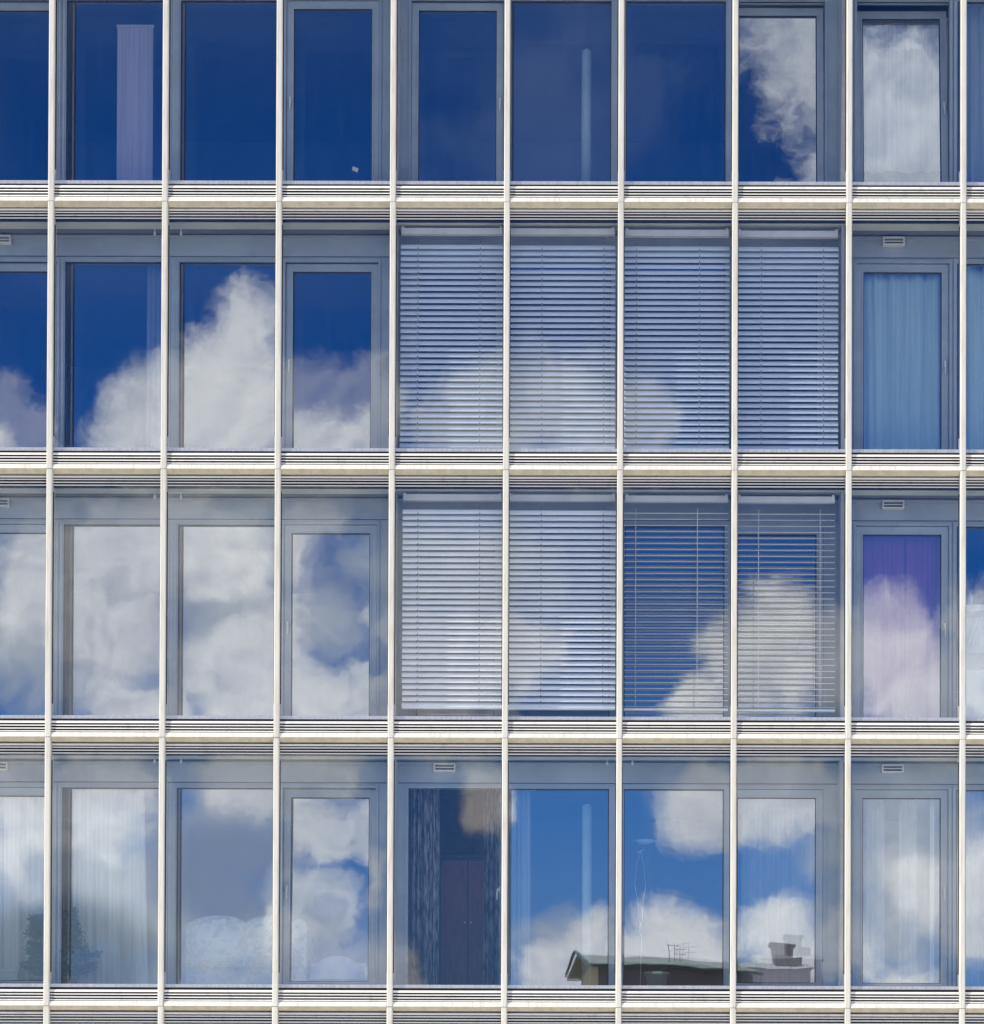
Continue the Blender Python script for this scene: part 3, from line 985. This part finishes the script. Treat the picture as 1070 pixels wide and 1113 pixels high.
def cushion_back(b, xL, xR, y0, thick, z0, z1, N=28, Mz=18, mi=0):
    """back cushion whose top is an arc, bulging towards the window"""
    pts = []
    for side in (0, 1):
        for j in range(Mz + 1):
            v = j / Mz
            for i in range(N + 1):
                u = -1 + 2 * i / N
                top = z1 - 0.085 * abs(u) ** 2.6
                z = z0 + (top - z0) * v
                bul = (1 - abs(u) ** 4) * (1 - (2 * v - 1) ** 6)
                groove = 0.018 * math.exp(-((v - (0.84 - 0.16 * abs(u) ** 2)) / 0.022) ** 2)
                yy = y0 - thick * 0.5 * bul + groove if side == 0 else y0 + thick * 0.5 * bul
                pts.append(((xL + xR) / 2 + u * (xR - xL) / 2, yy, z))
    n1 = (N + 1) * (Mz + 1)
    fs = []
    for j in range(Mz):
        for i in range(N):
            a_ = j * (N + 1) + i
            fs.append((a_, a_ + 1, a_ + N + 2, a_ + N + 1))
            fs.append((n1 + a_, n1 + a_ + N + 1, n1 + a_ + N + 2, n1 + a_ + 1))
    b.poly(pts, fs, mi, True)


for i, (a_, c_) in enumerate(((-1, 0.0), (0.0, 0.9))):
    b = MB()
    cushion_back(b, hwS * (a_ + 0.06 * (i == 0)) , hwS * c_, 0, 0.2, 0.36, hS)
    b.build('back_cushion', M_FLORAL, t)
b = MB()
b.box(-hwS * 0.99, hwS * 0.93, 0.11, 0.2, 0.14, hS - 0.16)
b.box(-hwS * 0.99, hwS * 0.93, 0.205, 0.85, 0.12, 0.40)
b.build('frame', M_FLORAL, t, bevel=0.03)
b = MB()
b.box(-hwS * 0.86, hwS * 0.80, 0.21, 0.86, 0.402, 0.50)
b.build('seat', M_FLORAL, t, bevel=0.04)
for s in (-1, 1):
    b = MB()
    xx = -hwS * 0.95 if s < 0 else hwS * 0.94
    b.prism_y([(xx + 0.09 * math.cos(q), hS - 0.14 + 0.09 * math.sin(q)) for q in [k * math.pi / 10 for k in range(11)]] + [(xx - 0.09, 0.12), (xx + 0.09, 0.12)], -0.06 if s > 0 else 0.2, 0.84)
    b.build('arm', M_FLORAL, t, bevel=0.02)
    for y in (0.16, 0.80):
        b = MB()
        b.tube([(xx, y, 0.0), (xx, y, 0.118)], [0.02, 0.028])
        b.build('leg', M_STEM, t)

# ---- round backed white chair
ya = 0.80
xc_, zt_ = wp(367, 1039, ya)
t = thing('armchair', 'white armchair with a domed round back, right of the floral sofa', 'armchair', (xc_, ya, zf))
hA = zt_ - zf
b = MB()
pts = []
N, Mz = 26, 12
rw = 33 * PXM
for side in (0, 1):
    for j in range(Mz + 1):
        v = j / Mz
        for i in range(N + 1):
            u = -1 + 2 * i / N
            top = hA - 0.42 * (1 - math.sqrt(max(0, 1 - (abs(u) * 0.985) ** 2.3)))
            z = 0.2 + (top - 0.2) * v
            bl_ = (1 - abs(u) ** 5) * (1 - v ** 7)
            yy = 0.10 * u * u + (-0.055 * bl_ if side == 0 else 0.055 * bl_)
            pts.append((u * rw, yy, z))
n1 = (N + 1) * (Mz + 1)
fs = []
for j in range(Mz):
    for i in range(N):
        a_ = j * (N + 1) + i
        fs += [(a_, a_ + 1, a_ + N + 2, a_ + N + 1), (n1 + a_, n1 + a_ + N + 1, n1 + a_ + N + 2, n1 + a_ + 1)]
b.poly(pts, fs, 0, True)
M_PALE = mat('pale_upholstery', (0.74, 0.72, 0.70), 0.8, var=0.08, scale=6.0)
b.build('backrest', M_PALE, t)
b = MB(); b.box(-rw * 0.95, rw * 0.95, 0.12, 0.62, 0.2, 0.42); b.build('seat', M_PALE, t, bevel=0.04)
for sx in (-1, 1):
    for sy in (0.14, 0.56):
        b = MB(); b.tube([(sx * rw * 0.8, sy, 0), (sx * rw * 0.8, sy, 0.198)], [0.015, 0.02]); b.build('leg', M_STEM, t)

# ---- dark cupboard inside the open doorway
yd = 1.9
x0c, zc1 = wp(478, 932, yd); x1c, _ = wp(540, 932, yd)
t = thing('cupboard', 'dark red brown cupboard in the open doorway of the lowest row', 'cupboard', ((x0c + x1c) / 2, yd, zf))
hc = zc1 - zf
wc = (x1c - x0c) / 2
M_RED = mat('red_brown_wood', (0.20, 0.05, 0.05), 0.5, var=0.35, scale=4.0, stretch=(6, 1, 1))
M_NAVY = mat('dark_navy_wood', (0.02, 0.022, 0.04), 0.5, var=0.3)
b = MB(); b.box(-wc, wc, 0.03, 0.5, 0.08, hc); b.build('carcass', M_NAVY, t, bevel=0.006)
for i in range(2):
    xl = -wc + 0.02 + i * (wc - 0.01)
    b = MB()
    b.box(xl, xl + wc - 0.03, 0.0, 0.028, 0.12, hc - 0.04)
    b.box(xl + 0.05, xl + wc - 0.08, -0.010, -0.001, 0.2, hc - 0.12)
    d_ = b.build('door', M_RED, t, bevel=0.004)
    b = MB(); kx = xl + (wc - 0.06 if i == 0 else 0.03); b.tube([(kx, -0.002, hc * 0.55), (kx, -0.03, hc * 0.55)], [0.008, 0.014]); b.build('knob', M_VENT, d_)
b = MB(); b.box(-wc - 0.02, wc + 0.02, -0.02, 0.52, hc + 0.001, hc + 0.03); b.build('top', M_NAVY, t, bevel=0.004)
x0c, zq = wp(479, 868, yd); x1c, _ = wp(507, 868, yd)

# dark room screen behind the doorway
x0c, zt_ = wp(440, 840, 2.7); x1c, _ = wp(556, 840, 2.7)
t = thing('room_divider', 'dark brown folding screen deep inside the open doorway', 'screen', (x0c, 2.7, zf))
for i in range(3):
    b = MB()
    w_ = (x1c - x0c) / 3
    b.prism_z([(i * w_, 0.08 * (i % 2)), (i * w_ + w_ - 0.004, 0.08 * ((i + 1) % 2)), (i * w_ + w_ - 0.004, 0.08 * ((i + 1) % 2) + 0.03), (i * w_, 0.08 * (i % 2) + 0.03)], 0.0, zt_ - zf)
    b.build('leaf_panel', mat('screen_brown', (0.16, 0.075, 0.06), 0.7, var=0.3), t)

# ---- flower pot and tall wire stand, window with the roof reflection
yp = 0.66
xq, zq = wp(714, 1057, yp)
t = thing('flower_pot', 'grey green flower pot on the inner sill before the dark roof reflection', 'flower pot', (xq, yp, zq - 0.2))
b = MB()
rp = 14.0 * PXM
b.lathe([(0.001, 0.0), (rp * 0.68, 0.0), (rp * 0.90, 0.165), (rp, 0.168), (rp, 0.2), (rp * 0.9, 0.2), (rp * 0.84, 0.16), (0.001, 0.16)], 0, 0)
b.build('pot', mat('celadon_glaze', (0.42, 0.55, 0.48), 0.35, var=0.12), t)
b = MB()
rnd = random.Random(5)
for k in range(9):
    a_ = rnd.uniform(0, 6.28)
    b.tube([(0.02 * math.cos(a_), 0.02 * math.sin(a_), 0.16), (0.07 * math.cos(a_), 0.07 * math.sin(a_), 0.24), (0.16 * math.cos(a_), 0.1 * math.sin(a_), 0.25 + rnd.uniform(0, 0.1))], [0.004, 0.003, 0.001], 0, 4)
b.build('twigs', mat('grey_twig', (0.3, 0.32, 0.3), 0.8, var=0.2), t)
# plinth that carries the pot
b = MB()
t2 = thing('side_table', 'low pale side table under the grey green flower pot', 'table', (xq, yp, zf))
b.box(-0.2, 0.2, -0.11, 0.25, zq - 0.2 - zf - 0.03, zq - 0.2 - zf - 0.001)
b.build('tabletop', M_PALE, t2, bevel=0.004)
for sx in (-1, 1):
    for sy in (-0.09, 0.22):
        b = MB(); b.box(sx * 0.17 - 0.015, sx * 0.17 + 0.015, sy - 0.0, sy + 0.03, 0, zq - 0.2 - zf - 0.031); b.build('leg', M_PALE, t2)

yv = 0.74
xv, zv = wp(696, 1075, yv)
t = thing('candle_stand', 'tall thin wire stand with a flat oval top above the flower pot', 'stand', (xv, yv, zf))
M_WIRE = mat('pale_wire', (0.78, 0.80, 0.82), 0.35, metal=0.4, var=0.1)
b = MB()


def vp(px, py): 
    a_, c_ = wp(px, py, yv)
    return (a_ - xv, 0.0, c_ - zf)


b.tube([vp(690, 962), vp(693.2, 976), vp(694.2, 990), vp(694.4, 1000)], 0.005)
b.tube([vp(702, 964), vp(699.5, 976), vp(698.6, 990), vp(698.2, 1002)], 0.005)
b.tube([vp(694.4, 1000), vp(697.5, 1006), vp(695, 1012), vp(697.5, 1018), (0.0, 0, 0.03)], 0.0045)
b.tube([vp(698.2, 1002), vp(695, 1007), vp(697.5, 1013), vp(695.5, 1019)], 0.0035)
b.build('stem', M_WIRE, t)
b = MB(); b.tube([vp(690, 962), vp(692, 940), vp(697, 925)], 0.002); b.tube([vp(702, 964), vp(700, 942), vp(697, 925)], 0.002); b.tube([vp(693, 927), vp(701, 923)], 0.004)
b.build('hanger', M_WIRE, t)
b = MB()
cxp, cz_ = vp(701, 915)[0], vp(701, 915)[2]
b.lathe([(0.001, cz_ - 0.03), (0.09, cz_ - 0.024), (0.14, cz_ + 0.012), (0.13, cz_ + 0.018), (0.001, cz_ + 0.004)], cxp, 0)
b.build('dish', mat('thin_glass_dish', (0.35, 0.45, 0.55), 0.3, var=0.1), t)
b = MB(); b.lathe([(0.001, 0.0), (0.12, 0.0), (0.11, 0.02), (0.02, 0.034), (0.001, 0.034)], 0, 0); b.build('base', M_WIRE, t)

# ---- white cabinet at the right edge, third row
yk = 0.85
xk0, zk1 = wp(1048, 664, yk); xk1, _ = wp(1150, 664, yk)
zf3 = BANDS[2] + 0.15
t = thing('display_cabinet', 'white cabinet with a glazed upper front at the right edge of the photo', 'cabinet', (xk0, yk, zf3))
hk_ = zk1 - zf3
wk = xk1 - xk0
M_CAB = mat('white_lacquer', (0.80, 0.80, 0.78), 0.4, var=0.05)
M_CABG = mat('grey_lacquer', (0.45, 0.47, 0.52), 0.4, var=0.08)
_, za = wp(1060, 671, yk); _, zb_ = wp(1060, 710, yk); _, zc_ = wp(1060, 728, yk)
b = MB()
b.box(0, wk, 0.03, 0.4, 0.02, hk_ - 0.001)
b.build('carcass', M_CABG, t)
b = MB(); b.box(-0.02, wk + 0.02, -0.03, 0.42, hk_, hk_ + 0.075); b.build('top', M_CAB, t, bevel=0.004)
b = MB(); b.box(0, wk, 0.0, 0.028, zb_ - zf3, za - zf3); b.build('glass_door', mat('pale_glass_front', (0.55, 0.60, 0.68), 0.15, var=0.1), t)
b = MB()
b.prism_y([(0.04, zb_ - zf3 + 0.1), (0.07, zb_ - zf3 + 0.1), (0.17, za - zf3 - 0.05), (0.14, za - zf3 - 0.05)], -0.012, -0.001)
b.prism_y([(0.10, zb_ - zf3 + 0.1), (0.115, zb_ - zf3 + 0.1), (0.215, za - zf3 - 0.05), (0.20, za - zf3 - 0.05)], -0.012, -0.001)
b.build('reflection_streak', M_CAB, t)  # slanted reflections on the glazed front, modelled as pale strips
b = MB(); b.box(0, wk, -0.002, 0.028, 0.03, zc_ - zf3); b.build('door', M_CAB, t, bevel=0.003)
xb_, zb2 = wp(1055, 662, yk)
t = thing('glass_bottle', 'small clear bottle on top of the white cabinet', 'bottle', (xb_, yk, zf3 + hk_ + 0.0755))
b = MB(); b.lathe([(0.001, 0), (0.03, 0), (0.032, 0.09), (0.012, 0.13), (0.012, 0.17), (0.001, 0.17)], 0, 0); b.build('bottle', mat('pale_glass', (0.7, 0.74, 0.76), 0.15, var=0.05), t)

# small white card stuck to a pane, top row
xs_, zs_ = wp(386.5, 184.5, YI + 0.062)
q = MB(); q.prism_y([(-0.042, -0.012), (0.028, -0.042), (0.042, 0.008), (-0.03, 0.036)], -0.002, 0.0)
o = q.build('sticker', M_VENT, None, (xs_, YI + 0.046, zs_))
o['label'] = 'small white tilted sticker low on a deep blue pane, top row'; o['category'] = 'sticker'

# ------------------------------------------------------------------ houses across the street, met in the reflections
def far(U, V, dist):
    """a point dist metres past the front, seen in the mirror of the facade"""
    return (CAM_X + (U - 636.0) / FPX * dist, 26.0 - dist, (1274.0 - V) / FPX * dist)


h = thing('townhouse', 'house with a shaded front and green copper eaves mirrored in the lowest row', 'house', (far(740, 1060, 130)[0], -104, GZ))
HX, HY, HZ = h.location
A = Vector(far(648, 1047, 126)); Cc = Vector(far(629, 1060, 140)); B_ = Vector(far(828, 1049, 130)); D2 = Vector(far(815, 1060, 146))
AP = Vector(far(641, 1039, 133)); RB = Vector(far(800, 1037, 138))


def hl(v, z=None): return (v.x - HX, v.y - HY, (v.z if z is None else z) - HZ)


zE = A.z
w_ = MB()
bot = GZ
P8 = [hl(A), hl(B_, A.z), hl(D2, Cc.z), hl(Cc), hl(A, bot), hl(B_, bot), hl(D2, bot), hl(Cc, bot), hl(AP), hl(RB, AP.z)]
w_.poly(P8, [(4, 5, 1, 0)], 0)  # front turned from the sun, its shade put into a darker wall colour
w_.poly(P8, [(5, 6, 2, 9, 1), (6, 7, 3, 2), (7, 4, 0, 8, 3)], 1)
w_.build('wall', [mat('shaded_render', (0.16, 0.14, 0.15), 0.85, var=0.25, scale=0.6), mat('cream_render', (0.72, 0.60, 0.38), 0.8, var=0.15, scale=0.3)], h)
rf = MB()
up = Vector((0, 0, 0.18))
a0, b0 = A + Vector((-0.6, 0.35, 0.0)), Vector((B_.x + 0.6, B_.y + 0.35, A.z))
c0, d0 = Cc + Vector((-0.8, -0.6, -0.1)), Vector((D2.x + 0.6, D2.y - 0.6, Cc.z - 0.1))
ap, rb = AP + Vector((-0.9, 0, 0.1)), Vector((RB.x + 0.5, RB.y, AP.z + 0.1))
for quad in ((a0, b0, rb, ap), (c0, d0, rb, ap)):
    lo_ = [hl(q) for q in quad]; hi_ = [hl(q + up) for q in quad]
    rf.poly(lo_ + hi_, [(0, 1, 2, 3), (4, 5, 6, 7), (0, 1, 5, 4), (1, 2, 6, 5), (2, 3, 7, 6), (3, 0, 4, 7)], 0)
ro = rf.build('roof', mat('grey_slate', (0.24, 0.27, 0.27), 0.6, var=0.2, scale=0.5), h)
gt = MB()
gt.tube([hl(a0 + Vector((0, 0.15, 0.1))), hl(b0 + Vector((0, 0.15, 0.1)))], 0.08)
gt.tube([hl(a0 + Vector((-0.1, 0, 0.3))), hl(ap + Vector((-0.1, 0, 0.35))), hl(c0 + Vector((-0.1, 0, 0.3)))], 0.08)
gt.build('gutter', mat('copper_green', (0.07, 0.14, 0.12), 0.6, var=0.2), ro)
for (U, top, arms) in ((737, 1024, 0), (743.5, 1022, 1), (750, 1026, 2)):
    an = MB()
    b0_ = Vector(far(U, 1044, 131)); t0_ = Vector(far(U, top, 131))
    an.tube([hl(b0_), hl(t0_)], 0.03, 0, 5)
    for k in range(arms):
        z = t0_.z - 0.15 - 0.35 * k
        an.tube([hl(t0_ + Vector((-0.45, 0, 0)), z), hl(t0_ + Vector((0.45, 0, 0)), z)], 0.025, 0, 5)
    an.build('antenna', mat('antenna_metal', (0.10, 0.10, 0.11), 0.5, metal=0.5), ro)

h2 = thing('apartment_block', 'pale mauve house with stepped rooftop chimney mirrored in the lowest row', 'house', (far(860, 1060, 150)[0], -126, GZ))
HX, HY, HZ = h2.location
xl, _, zl = far(822, 1046, 150)
xr, _, _ = far(893, 1046, 150)
w_ = MB()
w_.box(xl - HX, xr - HX, -14.0, 1.9, 0.0, zl - HZ)
w_.build('wall', mat('mauve_render', (0.62, 0.56, 0.60), 0.85, var=0.12, scale=0.2), h2)
rf = MB()
_, _, zr_ = far(835, 1036, 153)
rf.prism_x([(2.2, zl - HZ + 0.002), (-2, zr_ - HZ - 0.2), (-9, zr_ - HZ - 0.1), (-14.2, zl - HZ + 0.002)], xl - HX - 0.3, xr - HX + 0.2)
ro = rf.build('roof', mat('pale_zinc', (0.42, 0.43, 0.46), 0.6, var=0.15, scale=0.4), h2)
c1, _, zt_ = far(856, 1016, 150); c2, _, _ = far(875, 1020, 150); c3, _, zt2 = far(887, 1028, 150)
ch = MB()
ch.box(c1 - HX, c2 - HX, -2.2, -0.4, zl - HZ + 0.1, zt_ - HZ)
ch.box(c1 - HX - 0.15, c2 - HX + 0.15, -2.35, -0.25, zt_ - HZ + 0.001, zt_ - HZ + 0.2)
ch.box(c2 - HX + 0.002, c3 - HX, -1.9, -0.5, zl - HZ + 0.1, zt2 - HZ)
ch.build('chimney', mat('brown_brick', (0.20, 0.15, 0.15), 0.85, var=0.25, scale=0.7), ro)
